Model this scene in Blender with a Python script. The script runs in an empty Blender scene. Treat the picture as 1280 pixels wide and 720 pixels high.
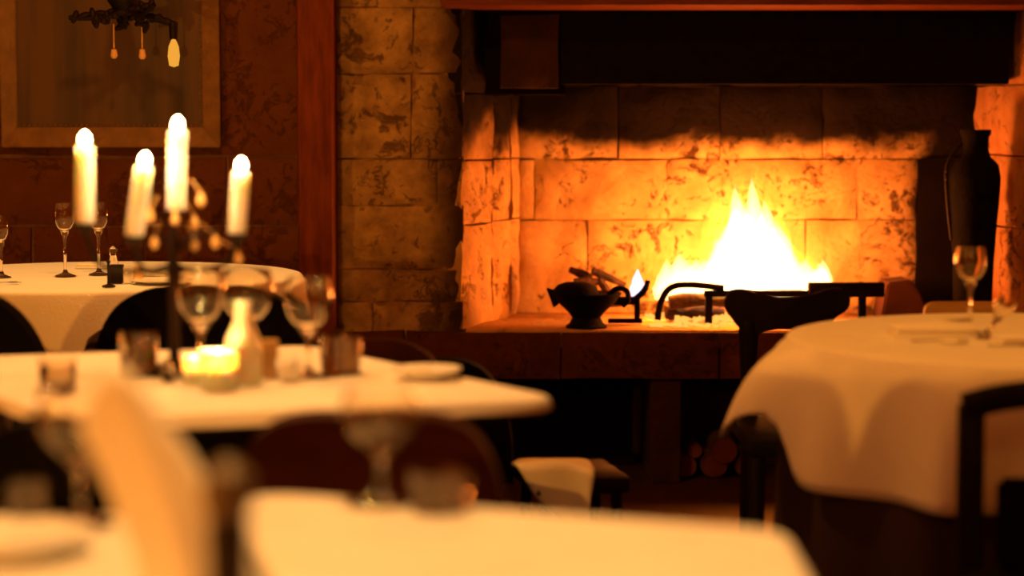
import bpy, bmesh, math, random
from mathutils import Vector, Matrix, noise
random.seed(7)
PI = math.pi
S = bpy.context.scene
COL = S.collection

# ------------------------------------------------------------------ camera
F = 2600.0
CAM_Z = 1.17
PITCH = math.atan(210.0 / F)
cd = bpy.data.cameras.new('camera'); cam = bpy.data.objects.new('camera', cd); COL.objects.link(cam)
cam.location = (0, 0, CAM_Z); cam.rotation_euler = (PI/2 - PITCH, 0, 0)
cd.sensor_width = 36; cd.lens = F / 1280 * 36; cd.clip_start = .05
cd.dof.use_dof = True; cd.dof.focus_distance = 5.7; cd.dof.aperture_fstop = 1.95
S.camera = cam
S.view_settings.view_transform = 'Standard'; S.view_settings.look = 'None'
S.view_settings.gamma = 1; S.view_settings.use_curve_mapping = False
S.view_settings.exposure = 0.0
S.cycles.use_denoising = True
S.cycles.max_bounces = 10; S.cycles.transmission_bounces = 10; S.cycles.transparent_max_bounces = 40
S.cycles.caustics_reflective = False; S.cycles.caustics_refractive = False
S.cycles.sample_clamp_indirect = 25

def P(px, py, Y):
    """world point on the ray through a photograph pixel, at depth Y"""
    u = Vector((0, math.sin(PITCH), math.cos(PITCH))); f = Vector((0, math.cos(PITCH), -math.sin(PITCH)))
    r = f * F + Vector((1, 0, 0)) * (px - 640) + u * (360 - py)
    return Vector((0, 0, CAM_Z)) + r * (Y / r.y)
def PX(px, Y, py=360): return P(px, py, Y).x
def PZ(py, Y): return P(640, py, Y).z

# ------------------------------------------------------------------ world and lights
w = bpy.data.worlds.new('dim_room'); S.world = w; w.use_nodes = True
w.node_tree.nodes['Background'].inputs[0].default_value = (1, .5, .15, 1)
w.node_tree.nodes['Background'].inputs[1].default_value = .008
def point(name, loc, watts, color, r=.05):
    l = bpy.data.lights.new(name, 'POINT'); l.energy = watts; l.color = color; l.shadow_soft_size = r
    o = bpy.data.objects.new(name, l); COL.objects.link(o); o.location = loc; return o
def spot(name, loc, to, watts, color, deg, r=.06, blend=.6):
    l = bpy.data.lights.new(name, 'SPOT'); l.energy = watts; l.color = color; l.shadow_soft_size = r
    l.spot_size = math.radians(deg); l.spot_blend = blend
    o = bpy.data.objects.new(name, l); COL.objects.link(o); o.location = loc
    o.rotation_euler = (Vector(to) - Vector(loc)).to_track_quat('-Z', 'Y').to_euler(); return o
WARM = (1, .50, .135)
spot('pendant_light_front', (-.15, 1.9, 2.5), (-.1, 2.0, .75), 150, WARM, 62)
spot('pendant_light_middle', (-.45, 3.2, 2.5), (-.45, 3.25, .75), 108, (1, .47, .12), 55)
spot('pendant_light_rear', (-1.15, 5.3, 2.45), (-1.15, 5.6, .75), 112, (1, .48, .12), 55)
spot('pendant_light_right', (1.1, 3.7, 2.5), (1.1, 3.9, .75), 62, (1, .38, .055), 55)
point('room_lamp', (-2.6, .1, 1.02), 230, (1, .36, .04), .03)
point('wall_fill', (-.75, 4.3, 2.3), 52, (1, .36, .045), .05)  # unseen fill added to brighten the pillar and left wall
point('room_lamp', (.6, -.6, 2.3), 26, (1, .40, .06), .2)
point('rear_fill', (.2, -1.5, 1.75), 18, (1, .38, .05), .09)  # unseen fill added so the glasses reflect a brighter room
FX, FY = PX(945, 6.95), 6.95
point('fire_light', (FX, FY-.06, .74), 44, (1, .20, .010), .10)
point('fire_light', (FX-.28, FY-.02, .62), 12, (1, .215, .012), .06)

# ------------------------------------------------------------------ materials
def new_mat(name):
    m = bpy.data.materials.new(name); m.use_nodes = True
    return m, m.node_tree.nodes, m.node_tree.links, m.node_tree.nodes['Principled BSDF']
def mat(name, c1, c2=None, scale=8, rough=.6, metal=0, bump=.0, bscale=40, stretch=(1,1,1), detail=6, **kw):
    m, N, L, b = new_mat(name)
    b.inputs['Roughness'].default_value = rough; b.inputs['Metallic'].default_value = metal
    b.inputs['Base Color'].default_value = (*c1, 1)
    tc = N.new('ShaderNodeTexCoord'); mp = N.new('ShaderNodeMapping'); mp.inputs['Scale'].default_value = stretch
    L.new(tc.outputs['Object'], mp.inputs[0])
    if c2:
        n = N.new('ShaderNodeTexNoise'); n.inputs['Scale'].default_value = scale; n.inputs['Detail'].default_value = detail
        L.new(mp.outputs[0], n.inputs[0])
        cr = N.new('ShaderNodeValToRGB'); cr.color_ramp.elements[0].position = .35; cr.color_ramp.elements[1].position = .65
        cr.color_ramp.elements[0].color = (*c1, 1); cr.color_ramp.elements[1].color = (*c2, 1)
        L.new(n.outputs[0], cr.inputs[0]); L.new(cr.outputs[0], b.inputs['Base Color'])
    if bump:
        n2 = N.new('ShaderNodeTexNoise'); n2.inputs['Scale'].default_value = bscale; n2.inputs['Detail'].default_value = 8
        L.new(mp.outputs[0], n2.inputs[0])
        bp = N.new('ShaderNodeBump'); bp.inputs['Strength'].default_value = bump; bp.inputs['Distance'].default_value = .02
        L.new(n2.outputs[0], bp.inputs['Height']); L.new(bp.outputs[0], b.inputs['Normal'])
    for k, v in kw.items(): b.inputs[k.replace('_', ' ')].default_value = v
    return m
def stone_mat(name, c1, c2, *, ps=26, crack=(.05,.02,.008), crack_amt=.8, soot_dark=None, rough=.9, soot_dark_c=(.010, .005, .003)):
    """weathered limestone: mottled colour, dark cracks and pits; soot = (z_clear, z_black, side_x_clear, side_x_black)"""
    m, N, L, b = new_mat(name)
    b.inputs['Roughness'].default_value = rough; b.inputs['Specular IOR Level'].default_value = .15
    tc = N.new('ShaderNodeTexCoord')
    n = N.new('ShaderNodeTexNoise'); n.inputs['Scale'].default_value = 9; n.inputs['Detail'].default_value = 9; n.inputs['Roughness'].default_value = .65
    L.new(tc.outputs['Object'], n.inputs[0])
    cr = N.new('ShaderNodeValToRGB'); cr.color_ramp.elements[0].position = .35; cr.color_ramp.elements[1].position = .62
    cr.color_ramp.elements[0].color = (*c1, 1); cr.color_ramp.elements[1].color = (*c2, 1); L.new(n.outputs[0], cr.inputs[0])
    # pits
    nd = N.new('ShaderNodeTexNoise'); nd.inputs['Scale'].default_value = 4; nd.inputs['Detail'].default_value = 4
    L.new(tc.outputs['Object'], nd.inputs[0])
    mx = N.new('ShaderNodeVectorMath'); mx.operation = 'MULTIPLY_ADD'; mx.inputs[1].default_value = (.35, .35, .35)
    L.new(nd.outputs['Color'], mx.inputs[0]); L.new(tc.outputs['Object'], mx.inputs[2])
    n3 = N.new('ShaderNodeTexNoise'); n3.inputs['Scale'].default_value = ps; n3.inputs['Detail'].default_value = 10; n3.inputs['Roughness'].default_value = .7
    L.new(mx.outputs[0], n3.inputs[0])
    n7 = N.new('ShaderNodeTexNoise'); n7.inputs['Scale'].default_value = 4.5; n7.inputs['Detail'].default_value = 2; L.new(tc.outputs['Object'], n7.inputs[0])
    cl = N.new('ShaderNodeMath'); cl.operation = 'MULTIPLY_ADD'; cl.inputs[1].default_value = -.55; L.new(n7.outputs[0], cl.inputs[0]); cl.inputs[2].default_value = .275
    cs = N.new('ShaderNodeMath'); cs.operation = 'ADD'; L.new(n3.outputs[0], cs.inputs[0]); L.new(cl.outputs[0], cs.inputs[1])
    pit = N.new('ShaderNodeValToRGB'); pit.color_ramp.elements[0].position = .33; pit.color_ramp.elements[1].position = .42
    pit.color_ramp.elements[0].color = (1,1,1,1); pit.color_ramp.elements[1].color = (0,0,0,1); L.new(cs.outputs[0], pit.inputs[0])
    # wandering cracks: thin band of a distorted noise
    n4 = N.new('ShaderNodeTexNoise'); n4.inputs['Scale'].default_value = 4.2; n4.inputs['Detail'].default_value = 7; n4.inputs['Roughness'].default_value = .62; n4.inputs['Distortion'].default_value = .3
    L.new(tc.outputs['Object'], n4.inputs[0])
    ck = N.new('ShaderNodeValToRGB'); ck.color_ramp.elements[0].position = .49; ck.color_ramp.elements[0].color = (0,0,0,1)
    ck.color_ramp.elements[1].position = .51; ck.color_ramp.elements[1].color = (0,0,0,1)
    e = ck.color_ramp.elements.new(.5); e.color = (1,1,1,1); L.new(n4.outputs[0], ck.inputs[0])
    n5 = N.new('ShaderNodeTexNoise'); n5.inputs['Scale'].default_value = 7.0; n5.inputs['Detail'].default_value = 5; L.new(tc.outputs['Object'], n5.inputs[0])
    gate = N.new('ShaderNodeMapRange'); gate.inputs[1].default_value = .52; gate.inputs[2].default_value = .60; L.new(n5.outputs[0], gate.inputs[0])
    ckg = N.new('ShaderNodeMath'); ckg.operation = 'MULTIPLY'; L.new(ck.outputs[0], ckg.inputs[0]); L.new(gate.outputs[0], ckg.inputs[1])
    mxx = N.new('ShaderNodeMath'); mxx.operation = 'MAXIMUM'; L.new(ckg.outputs[0], mxx.inputs[0]); L.new(pit.outputs[0], mxx.inputs[1])
    amt = N.new('ShaderNodeMath'); amt.operation = 'MULTIPLY'; amt.inputs[1].default_value = crack_amt; L.new(mxx.outputs[0], amt.inputs[0])
    mix = N.new('ShaderNodeMixRGB'); L.new(amt.outputs[0], mix.inputs[0]); L.new(cr.outputs[0], mix.inputs[1]); mix.inputs[2].default_value = (*crack, 1)
    last = mix.outputs[0]
    if soot_dark:
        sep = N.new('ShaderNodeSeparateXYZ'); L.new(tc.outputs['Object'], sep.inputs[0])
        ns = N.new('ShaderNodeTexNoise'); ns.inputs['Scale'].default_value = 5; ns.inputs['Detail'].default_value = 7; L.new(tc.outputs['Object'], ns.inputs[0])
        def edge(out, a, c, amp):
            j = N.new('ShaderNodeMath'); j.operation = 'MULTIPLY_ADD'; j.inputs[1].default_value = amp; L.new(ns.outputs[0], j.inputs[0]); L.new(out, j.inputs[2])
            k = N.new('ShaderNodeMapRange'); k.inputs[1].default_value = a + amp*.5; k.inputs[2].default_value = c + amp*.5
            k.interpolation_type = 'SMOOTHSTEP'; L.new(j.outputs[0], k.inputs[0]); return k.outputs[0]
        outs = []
        if soot_dark[0] is not None: outs.append(edge(sep.outputs['Z'], soot_dark[0], soot_dark[1], .45 if len(soot_dark) < 5 else soot_dark[4]))
        if soot_dark[2] is not None: outs.append(edge(sep.outputs['X'], soot_dark[2], soot_dark[3], .16))
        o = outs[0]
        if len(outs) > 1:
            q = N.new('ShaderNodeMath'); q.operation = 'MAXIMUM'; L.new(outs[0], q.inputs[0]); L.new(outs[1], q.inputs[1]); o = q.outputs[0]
        sm = N.new('ShaderNodeMixRGB'); L.new(o, sm.inputs[0]); L.new(last, sm.inputs[1]); sm.inputs[2].default_value = (*soot_dark_c, 1); last = sm.outputs[0]
    L.new(last, b.inputs['Base Color'])
    add = N.new('ShaderNodeMath'); add.operation = 'SUBTRACT'; L.new(n3.outputs[0], add.inputs[0]); L.new(mxx.outputs[0], add.inputs[1])
    bp = N.new('ShaderNodeBump'); bp.inputs['Strength'].default_value = .7; bp.inputs['Distance'].default_value = .012
    L.new(add.outputs[0], bp.inputs['Height']); L.new(bp.outputs[0], b.inputs['Normal'])
    return m
def emit_mat(name, color, strength, soft=None, mis=False):
    m = bpy.data.materials.new(name); m.use_nodes = True; N = m.node_tree.nodes; L = m.node_tree.links
    N.clear(); out = N.new('ShaderNodeOutputMaterial'); e = N.new('ShaderNodeEmission')
    e.inputs[0].default_value = (*color, 1); e.inputs[1].default_value = strength
    if soft:
        lw = N.new('ShaderNodeLayerWeight'); lw.inputs[0].default_value = .5
        inv = N.new('ShaderNodeMath'); inv.operation = 'SUBTRACT'; inv.inputs[0].default_value = 1; L.new(lw.outputs['Facing'], inv.inputs[1])
        pw = N.new('ShaderNodeMath'); pw.operation = 'POWER'; pw.inputs[1].default_value = soft; L.new(inv.outputs[0], pw.inputs[0])
        pm = N.new('ShaderNodeMath'); pm.operation = 'MULTIPLY'; pm.inputs[1].default_value = .75; L.new(pw.outputs[0], pm.inputs[0])
        t = N.new('ShaderNodeBsdfTransparent'); mx = N.new('ShaderNodeMixShader')
        L.new(pm.outputs[0], mx.inputs[0]); L.new(t.outputs[0], mx.inputs[1]); L.new(e.outputs[0], mx.inputs[2]); L.new(mx.outputs[0], out.inputs[0])
    else: L.new(e.outputs[0], out.inputs[0])
    m.cycles.emission_sampling = 'AUTO' if mis else 'NONE'
    return m
def glass_mat(name, color=(1, .97, .92), rough=0.0):
    m = bpy.data.materials.new(name); m.use_nodes = True; N = m.node_tree.nodes; L = m.node_tree.links
    N.clear(); out = N.new('ShaderNodeOutputMaterial'); g = N.new('ShaderNodeBsdfGlass')
    g.inputs['Color'].default_value = (*color, 1); g.inputs['IOR'].default_value = 1.5; g.inputs['Roughness'].default_value = rough
    L.new(g.outputs[0], out.inputs[0]); return m

M = {}
M['cloth'] = mat('white_linen', (.80,.78,.72), (.84,.82,.76), 14, .85, bump=.08, bscale=120)
M['undercloth'] = mat('dark_brown_cloth', (.020,.005,.003), (.028,.007,.004), 10, .9, bump=.1, bscale=120)
M['napkin'] = mat('napkin_linen', (.82,.79,.72), None, rough=.85, bump=.1, bscale=150)
M['china'] = mat('white_china', (.85,.84,.8), None, rough=.15)
M['black_fabric'] = mat('black_upholstery', (.0035,.003,.003), (.006,.004,.004), 30, .9, bump=.1, bscale=200, Specular_IOR_Level=.1)
M['maroon_fabric'] = mat('dark_maroon_leather', (.030,.005,.002), (.042,.007,.003), 20, .8, bump=.1, bscale=150, Specular_IOR_Level=.12)
M['dark_wood'] = mat('dark_wood', (.012,.003,.001), (.020,.005,.002), 6, .5, bump=.1, bscale=30, stretch=(6,6,1), Specular_IOR_Level=.2)
M['black_wood'] = mat('black_wood', (.006,.003,.002), (.010,.004,.002), 6, .6, Specular_IOR_Level=.1)
M['red_wood'] = mat('red_brown_timber', (.13,.028,.008), (.22,.05,.014), 7, .7, bump=.3, bscale=20, stretch=(6,6,1), Specular_IOR_Level=.15)
M['beam_wood'] = mat('mantel_timber', (.12,.028,.01), (.18,.045,.016), 7, .7, bump=.3, bscale=20, stretch=(1,6,6), Specular_IOR_Level=.15)
M['tan_wood'] = mat('tan_wood', (.42,.24,.07), (.5,.3,.1), 6, .5, stretch=(1,6,6))
M['gilt'] = mat('dull_gilt', (.19,.10,.026), (.27,.14,.038), 20, .55, metal=.1, bump=.2, bscale=60)
M['iron'] = mat('black_iron', (.010,.006,.005), (.018,.010,.007), 25, .55, metal=.3, bump=.2, bscale=60, Specular_IOR_Level=.2)
M['iron_dull'] = mat('sooty_iron', (.004,.003,.003), (.007,.004,.003), 25, .85, bump=.2, bscale=60, Specular_IOR_Level=.08)
M['floor'] = mat('dark_floorboards', (.035,.012,.005), (.06,.02,.008), 5, .55, stretch=(8,1,1), bump=.1, bscale=20)
M['plaster'] = mat('ochre_plaster', (.30,.12,.04), (.36,.15,.05), 4, .9, bump=.2, bscale=20)
M['wall_stone'] = stone_mat('dark_ochre_stone', (.125,.042,.010), (.155,.055,.013), crack_amt=.10)
M['mortar'] = mat('lime_mortar', (.24,.13,.05), (.34,.20,.08), 30, .95, bump=.4, bscale=60)
M['mortar_dark'] = mat('burnt_mortar', (.26,.14,.06), (.34,.18,.08), 30, .95, bump=.4, bscale=60)
M['pillar'] = stone_mat('weathered_limestone', (.24,.14,.05), (.56,.37,.15), ps=15, crack=(.10,.045,.012), crack_amt=.75, soot_dark=(None, None, -.33, -.15), soot_dark_c=(.05,.024,.010))  # darker towards the pillar's right edge
M['fireback'] = stone_mat('fireback_limestone', (.44,.25,.10), (.62,.40,.18), crack=(.06,.02,.006), crack_amt=.9, soot_dark=(PZ(200, 7.2), PZ(165, 7.2), PX(1125, 7.2), PX(1165, 7.2), .22))
M['jamb'] = stone_mat('jamb_limestone', (.46,.25,.10), (.62,.38,.15), crack=(.08,.03,.01), crack_amt=.8, soot_dark=(PZ(225, 6.8), PZ(150, 6.8), None, None, .35))
M['rjamb'] = stone_mat('right_jamb_stone', (.40,.17,.07), (.55,.27,.11), crack=(.08,.03,.01), crack_amt=.8, soot_dark=(PZ(170, 6.7), PZ(-40, 6.7), None, None, .3))
M['hearth'] = stone_mat('hearth_stone', (.58,.34,.14), (.70,.44,.20), crack_amt=.5)
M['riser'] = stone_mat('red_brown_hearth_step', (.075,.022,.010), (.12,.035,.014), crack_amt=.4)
M['brick'] = mat('dim_red_brick', (.022,.005,.002), (.04,.008,.003), 12, .95, bump=.4, bscale=40)
M['soot_dark'] = mat('soot_dark', (.006,.004,.003), (.010,.006,.004), 6, .95, Specular_IOR_Level=.05)  # sooty black, also stands in for darkness in the store and recess
M['bark'] = mat('bark', (.05,.02,.01), (.10,.04,.018), 14, .95, bump=.6, bscale=40)
M['log_end'] = mat('sawn_log_end', (.10,.02,.008), (.14,.03,.012), 30, .9)
M['charred'] = mat('charred_log', (.02,.008,.005), (.06,.02,.01), 18, .95, bump=.8, bscale=30)
M['terracotta'] = mat('terracotta', (.045,.009,.003), (.07,.014,.005), 12, .9)
M['glass'] = glass_mat('clear_glass')
M['amber'] = mat('amber_glass', (.95,.62,.25), None, rough=.15)
M['wax'] = mat('ivory_wax', (.95,.90,.84), None, rough=.45, Subsurface_Weight=1.0, Subsurface_Scale=.03)
M['wax'].node_tree.nodes['Principled BSDF'].inputs['Subsurface Radius'].default_value = (1, .7, .45)
M['wick'] = mat('wick', (.02,.015,.01), None, rough=.9)
M['frost'] = mat('frosted_glass', (.95,.85,.62), None, rough=.3, Transmission_Weight=.35, Subsurface_Weight=.6, Subsurface_Scale=.03)
M['flame'] = emit_mat('candle_flame', (1, .62, .26), 110, mis=False)
def flame_vol(name, color, strength):
    m = bpy.data.materials.new(name); m.use_nodes = True; N = m.node_tree.nodes; L = m.node_tree.links
    N.clear(); out = N.new('ShaderNodeOutputMaterial'); e = N.new('ShaderNodeEmission')
    e.inputs[0].default_value = (*color, 1); e.inputs[1].default_value = strength; L.new(e.outputs[0], out.inputs['Volume']); return m
M['fire'] = flame_vol('fire_flame', (1, .42, .03), 14)
M['fire_core'] = flame_vol('fire_flame_core', (1, .75, .32), 55)
M['ember'] = emit_mat('ember_glow', (1, .38, .06), 1.6)
M['blue'] = emit_mat('blue_white_flame', (.72, .70, 1.0), 2.2, soft=.6)
M['lamp_glow'] = emit_mat('lit_amber_bulb', (1, .42, .045), .9)
M['pepper'] = mat('pepper_mill_wood', (.10,.055,.012), (.14,.08,.02), 10, .5)

# ------------------------------------------------------------------ mesh helpers
def link(name, bm, m, parent=None, loc=None, smooth=True, angle=40):
    me = bpy.data.meshes.new(name); bmesh.ops.recalc_face_normals(bm, faces=bm.faces); bm.to_mesh(me); bm.free()
    for p in me.polygons: p.use_smooth = smooth
    if smooth and angle: 
        try: me.set_sharp_from_angle(angle=math.radians(angle))
        except Exception: pass
    o = bpy.data.objects.new(name, me); COL.objects.link(o)
    me.materials.append(m if not isinstance(m, str) else M[m])
    if parent is not None: o.parent = parent
    if loc is not None: o.location = loc
    return o
def BM(): return bmesh.new()
def box(bm, x0, x1, y0, y1, z0, z1, bev=0, seg=2):
    r = bmesh.ops.create_cube(bm, size=1); vs = r['verts']
    for v in vs:
        v.co = Vector(((x0+x1)/2 + v.co.x*(x1-x0), (y0+y1)/2 + v.co.y*(y1-y0), (z0+z1)/2 + v.co.z*(z1-z0)))
    if bev:
        es = list({e for v in vs for e in v.link_edges})
        r = bmesh.ops.bevel(bm, geom=es, offset=bev, segments=seg, affect='EDGES', profile=.5)
        vs = [v for f in r['faces'] for v in f.verts] + [v for v in vs if v.is_valid]
    return list(set(vs))
def lathe(bm, prof, n=32, c=(0,0,0), ax=None):
    """prof: list of (r, z). closed at r=0 ends"""
    rings = []
    for r, z in prof:
        if r < 1e-6: rings.append([bm.verts.new((c[0], c[1], c[2]+z))])
        else: rings.append([bm.verts.new((c[0]+r*math.cos(2*PI*i/n), c[1]+r*math.sin(2*PI*i/n), c[2]+z)) for i in range(n)])
    for a, b in zip(rings, rings[1:]):
        for i in range(n):
            j = (i+1) % n
            q = [a[i] if len(a) > 1 else a[0], a[j] if len(a) > 1 else None, b[j] if len(b) > 1 else None, b[i] if len(b) > 1 else b[0]]
            q = [v for v in q if v is not None]
            if len(set(q)) >= 3:
                try: bm.faces.new(q)
                except ValueError: pass
    return [v for r in rings for v in r]
def tube(bm, pts, rad, n=10, caps=True, flat=1.0):
    pts = [Vector(p) for p in pts]; rs = rad if isinstance(rad, (list, tuple)) else [rad]*len(pts)
    rings = []; up = Vector((0, 0, 1))
    for i, p in enumerate(pts):
        t = (pts[min(i+1, len(pts)-1)] - pts[max(i-1, 0)]).normalized()
        a = t.cross(up)
        if a.length < .05: a = t.cross(Vector((0, 1, 0)))
        a.normalize(); b = t.cross(a).normalized()
        rings.append([bm.verts.new(p + (a*math.cos(2*PI*k/n) + b*math.sin(2*PI*k/n)*flat)*rs[i]) for k in range(n)])
    for a, b in zip(rings, rings[1:]):
        for k in range(n): bm.faces.new([a[k], a[(k+1) % n], b[(k+1) % n], b[k]])
    if caps: bm.faces.new(rings[0][::-1]); bm.faces.new(rings[-1])
def spline(ctrl, n=8):
    c = [Vector(p) for p in ctrl]; out = []
    for i in range(len(c)-1):
        p0, p1, p2, p3 = c[max(i-1, 0)], c[i], c[i+1], c[min(i+2, len(c)-1)]
        for k in range(n):
            t = k/n
            out.append(.5*((2*p1) + (p2-p0)*t + (2*p0-5*p1+4*p2-p3)*t*t + (3*p1-p0-3*p2+p3)*t**3))
    return out + [c[-1]]
def prism(bm, pts2, y0, y1, plane='xz'):
    """extrude a 2-D outline in xz (thickness along y) or xy (thickness along z)"""
    def mk(p, d): return (p[0], d, p[1]) if plane == 'xz' else (p[0], p[1], d)
    a = [bm.verts.new(mk(p, y0)) for p in pts2]; b = [bm.verts.new(mk(p, y1)) for p in pts2]
    bm.faces.new(a); bm.faces.new(b[::-1]); n = len(a)
    for i in range(n): bm.faces.new([a[i], b[i], b[(i+1) % n], a[(i+1) % n]])
    return a + b
def rough(vs, amp, sc, seed=0):
    for v in vs:
        v.co += noise.noise_vector(v.co*sc + Vector((seed*3.1, seed*1.7, seed)))*amp
def empty(name, loc=(0,0,0), rz=0):
    o = bpy.data.objects.new(name, None); COL.objects.link(o); o.location = loc; o.rotation_euler = (0, 0, rz); o.empty_display_size = .1; return o
def tag(o, label, cat, group=None, kind=None):
    o['label'] = label; o['category'] = cat
    if group: o['group'] = group
    if kind: o['kind'] = kind
    return o
def struct(o, label=None, cat=None):
    o['kind'] = 'structure'
    if label: o['label'] = label
    if cat: o['category'] = cat
    return o
def copy_tree(o, parent=None):
    c = o.copy(); COL.objects.link(c)
    if parent is not None: c.parent = parent
    for ch in list(o.children): copy_tree(ch, c)
    return c
def stone_block(bm, x0, x1, y0, y1, z0, z1, seed, amp=.006, gap=.005, front='y'):
    """one rough dressed block, subdivided and displaced, its front face bulging slightly"""
    x0 += gap; x1 -= gap; z0 += gap; z1 -= gap
    nx = max(3, int((x1-x0)/.03)); nz = max(3, int((z1-z0)/.03)); rows = []
    for j in range(nz+1):
        r = []
        for i in range(nx+1):
            u, v = i/nx, j/nz
            x = x0+(x1-x0)*u; z = z0+(z1-z0)*v
            ed = min(u*(x1-x0), (1-u)*(x1-x0), v*(z1-z0), (1-v)*(z1-z0))
            dep = .009*(1-min(1, ed/.022))**2
            nn = noise.fractal(Vector((x*9+seed*5, seed, z*9)), .7, 2.1, 4)
            wob = noise.noise_vector(Vector((x*6, seed*2.3, z*6)))*.006
            r.append(bm.verts.new((x+wob.x, y0+dep-nn*amp, z+wob.z)))
        rows.append(r)
    for j in range(nz):
        for i in range(nx): bm.faces.new([rows[j][i], rows[j][i+1], rows[j+1][i+1], rows[j+1][i]])
    # sides back to y1
    loop = rows[0] + [r[-1] for r in rows[1:]] + rows[-1][-2::-1] + [r[0] for r in rows[-2:0:-1]]
    bk = [bm.verts.new((v.co.x, y1, v.co.z)) for v in loop]; n = len(loop)
    for i in range(n): bm.faces.new([loop[i], bk[i], bk[(i+1) % n], loop[(i+1) % n]])
    bm.faces.new(bk)

# ================================================================== THE SETTING
YW = 6.60     # face of the wall on the left
YF = 6.67     # face of the chimney breast
YB = 7.20     # fireback
b = BM(); box(b, -3.6, 3.4, -2.2, 8, -.05, 0); struct(link('floor', b, 'floor', smooth=False))
b = BM(); box(b, -3.6, 3.4, -2.2, 8, 2.75, 2.8); struct(link('ceiling', b, 'plaster', smooth=False))
b = BM(); box(b, -3.6, -3.5, -2.2, 8, 0, 2.75); struct(link('wall_left', b, 'plaster', smooth=False))
b = BM(); box(b, 3.3, 3.4, -2.2, 8, 0, 2.75); struct(link('wall_right', b, 'plaster', smooth=False))
b = BM(); box(b, -3.5, 3.3, -2.2, -2.1, 0, 2.75); struct(link('wall_rear', b, 'plaster', smooth=False))
# left part of the far wall: panel above, coursed dark stone below
b = BM(); xl, xr = -3.5, PX(395, YW)
b2 = BM(); box(b2, xl, xr, YW+.03, YW+.2, 0, 2.75); struct(link('wall_front', b2, 'mortar_dark', smooth=False))
zs = [0, .28, PZ(345, YW), PZ(283, YW), PZ(196, YW)]
for j in range(len(zs)-1):
    x = xl; k = 0
    cuts = {3: [PX(-300,YW), PX(-60,YW), PX(120,YW), PX(285,YW)], 2: [PX(-200,YW), PX(40,YW), PX(180,YW), PX(300,YW)]}.get(j, [-2.6,-1.9,-1.3,-.9])
    for c in cuts + [xr]:
        stone_block(b, x, c, YW, YW+.06, zs[j], zs[j+1], j*7+k, .005); x = c; k += 1
struct(link('wall_base', b, 'wall_stone')); bpy.data.objects['wall_base'].name = 'wall_lower'
b = BM(); stone_block(b, xl, xr, YW, YW+.06, PZ(196, YW), 2.75, 3, .004)
struct(link('wall_upper', b, 'wall_stone'))
b = BM(); box(b, PX(1296, YF)+.45, 3.35, YF+.06, YF+.25, 0, 2.75); struct(link('wall_beside_fireplace', b, 'wall_stone', smooth=False))
# upright timber between the wall and the chimney
b = BM(); v = box(b, PX(373, 6.5), PX(417, 6.5), 6.5, 6.75, 0, 2.75, .012); struct(link('trim_1', b, 'red_wood'))

# ------------------------------------------------------------------ FIREPLACE
fp = tag(empty('fireplace', (PX(900, YF), YF, 0)), 'large limestone fireplace with raised hearth, black hood and timber mantel beam', 'fireplace')
inv = Matrix.Translation(fp.location).inverted()
def part(name, b, m, **k):
    o = link(name, b, m, fp, **k); o.matrix_parent_inverse = inv; return o
# pillar
rowz = [PZ(y, YF) for y in (-330, -230, -130, -40, 10, 92, 199, 257, 337, 377, 470, 560, 603)]
xa, xb = PX(416, YF), PX(580, YF)
cutx = [[.5], [.3], [.6], [.35], [.62], [.6], [.8], [], [.45], [.3], [.7], [.4]]
b = BM(); box(b, xa, xb, YF+.02, YF+.6, 0, 2.75)
part('pillar_core', b, 'mortar', smooth=False)
b = BM()
for j in range(len(rowz)-1):
    x = xa
    for k, c in enumerate([xa+(xb-xa)*q for q in cutx[j]] + [xb]):
        stone_block(b, x, c, YF, YF+.05, rowz[j+1], rowz[j], j*5+k+40, .024, .002); x = c
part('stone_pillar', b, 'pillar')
# left splayed jamb: blocks in a local frame rotated into place
def splay(name, xf, yf, xbk, ybk, rows, mm, amp, cols):
    L = math.hypot(xbk-xf, ybk-yf); ang = math.atan2(ybk-yf, xbk-xf)
    b = BM()
    for j in range(len(rows)-1):
        c0 = 0
        for k, c in enumerate(cols+[1]):
            stone_block(b, c0*L, c*L, 0, .12, rows[j+1], rows[j], j*3+k+11, amp, .003); c0 = c
    R = Matrix.Translation((xf, yf, 0)) @ Matrix.Rotation(ang, 4, 'Z')
    bmesh.ops.transform(b, matrix=R, verts=b.verts); return part(name, b, mm)
HZ = PZ(412, 6.66)
zt = 1.9
xjl = PX(652, YB, 300)
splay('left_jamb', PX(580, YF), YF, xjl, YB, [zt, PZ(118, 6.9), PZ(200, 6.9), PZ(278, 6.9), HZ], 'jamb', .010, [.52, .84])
XR = PX(1292, YF)
# fireback wall of blocks
b = BM()
xb0, xb1 = xjl-.03, PX(1262, YB)
px = lambda q: PX(q, YB, 280)
rows = [(HZ, PZ(275, YB), [735, 1008]), (PZ(275, YB), PZ(199, YB), [668, 834, 1072]), (PZ(199, YB), PZ(108, YB), [772, 900, 1028]), (PZ(108, YB), 2.3, [800, 1000])]
for j, (z0, z1, cs) in enumerate(rows):
    x = xb0
    for k, c in enumerate([px(q) for q in cs] + [PX(1145, YB) if j < 2 else xb1]):
        stone_block(b, x, c, YB, YB+.08, z0, z1, j*11+k+70, .014, .0015); x = c
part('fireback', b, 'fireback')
b = BM(); box(b, xb0-.2, xb1+.5, YB+.05, YB+.2, 0, 2.3); part('chimney_back', b, 'mortar_dark', smooth=False)
# flat black box at the fireback's right end, a recess's darkness put into colour
b = BM(); box(b, PX(1146, YB), xb1, YB-.002, YB+.06, HZ, PZ(199, YB)); part('recess_dark_panel', b, 'soot_dark', smooth=False)
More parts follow.
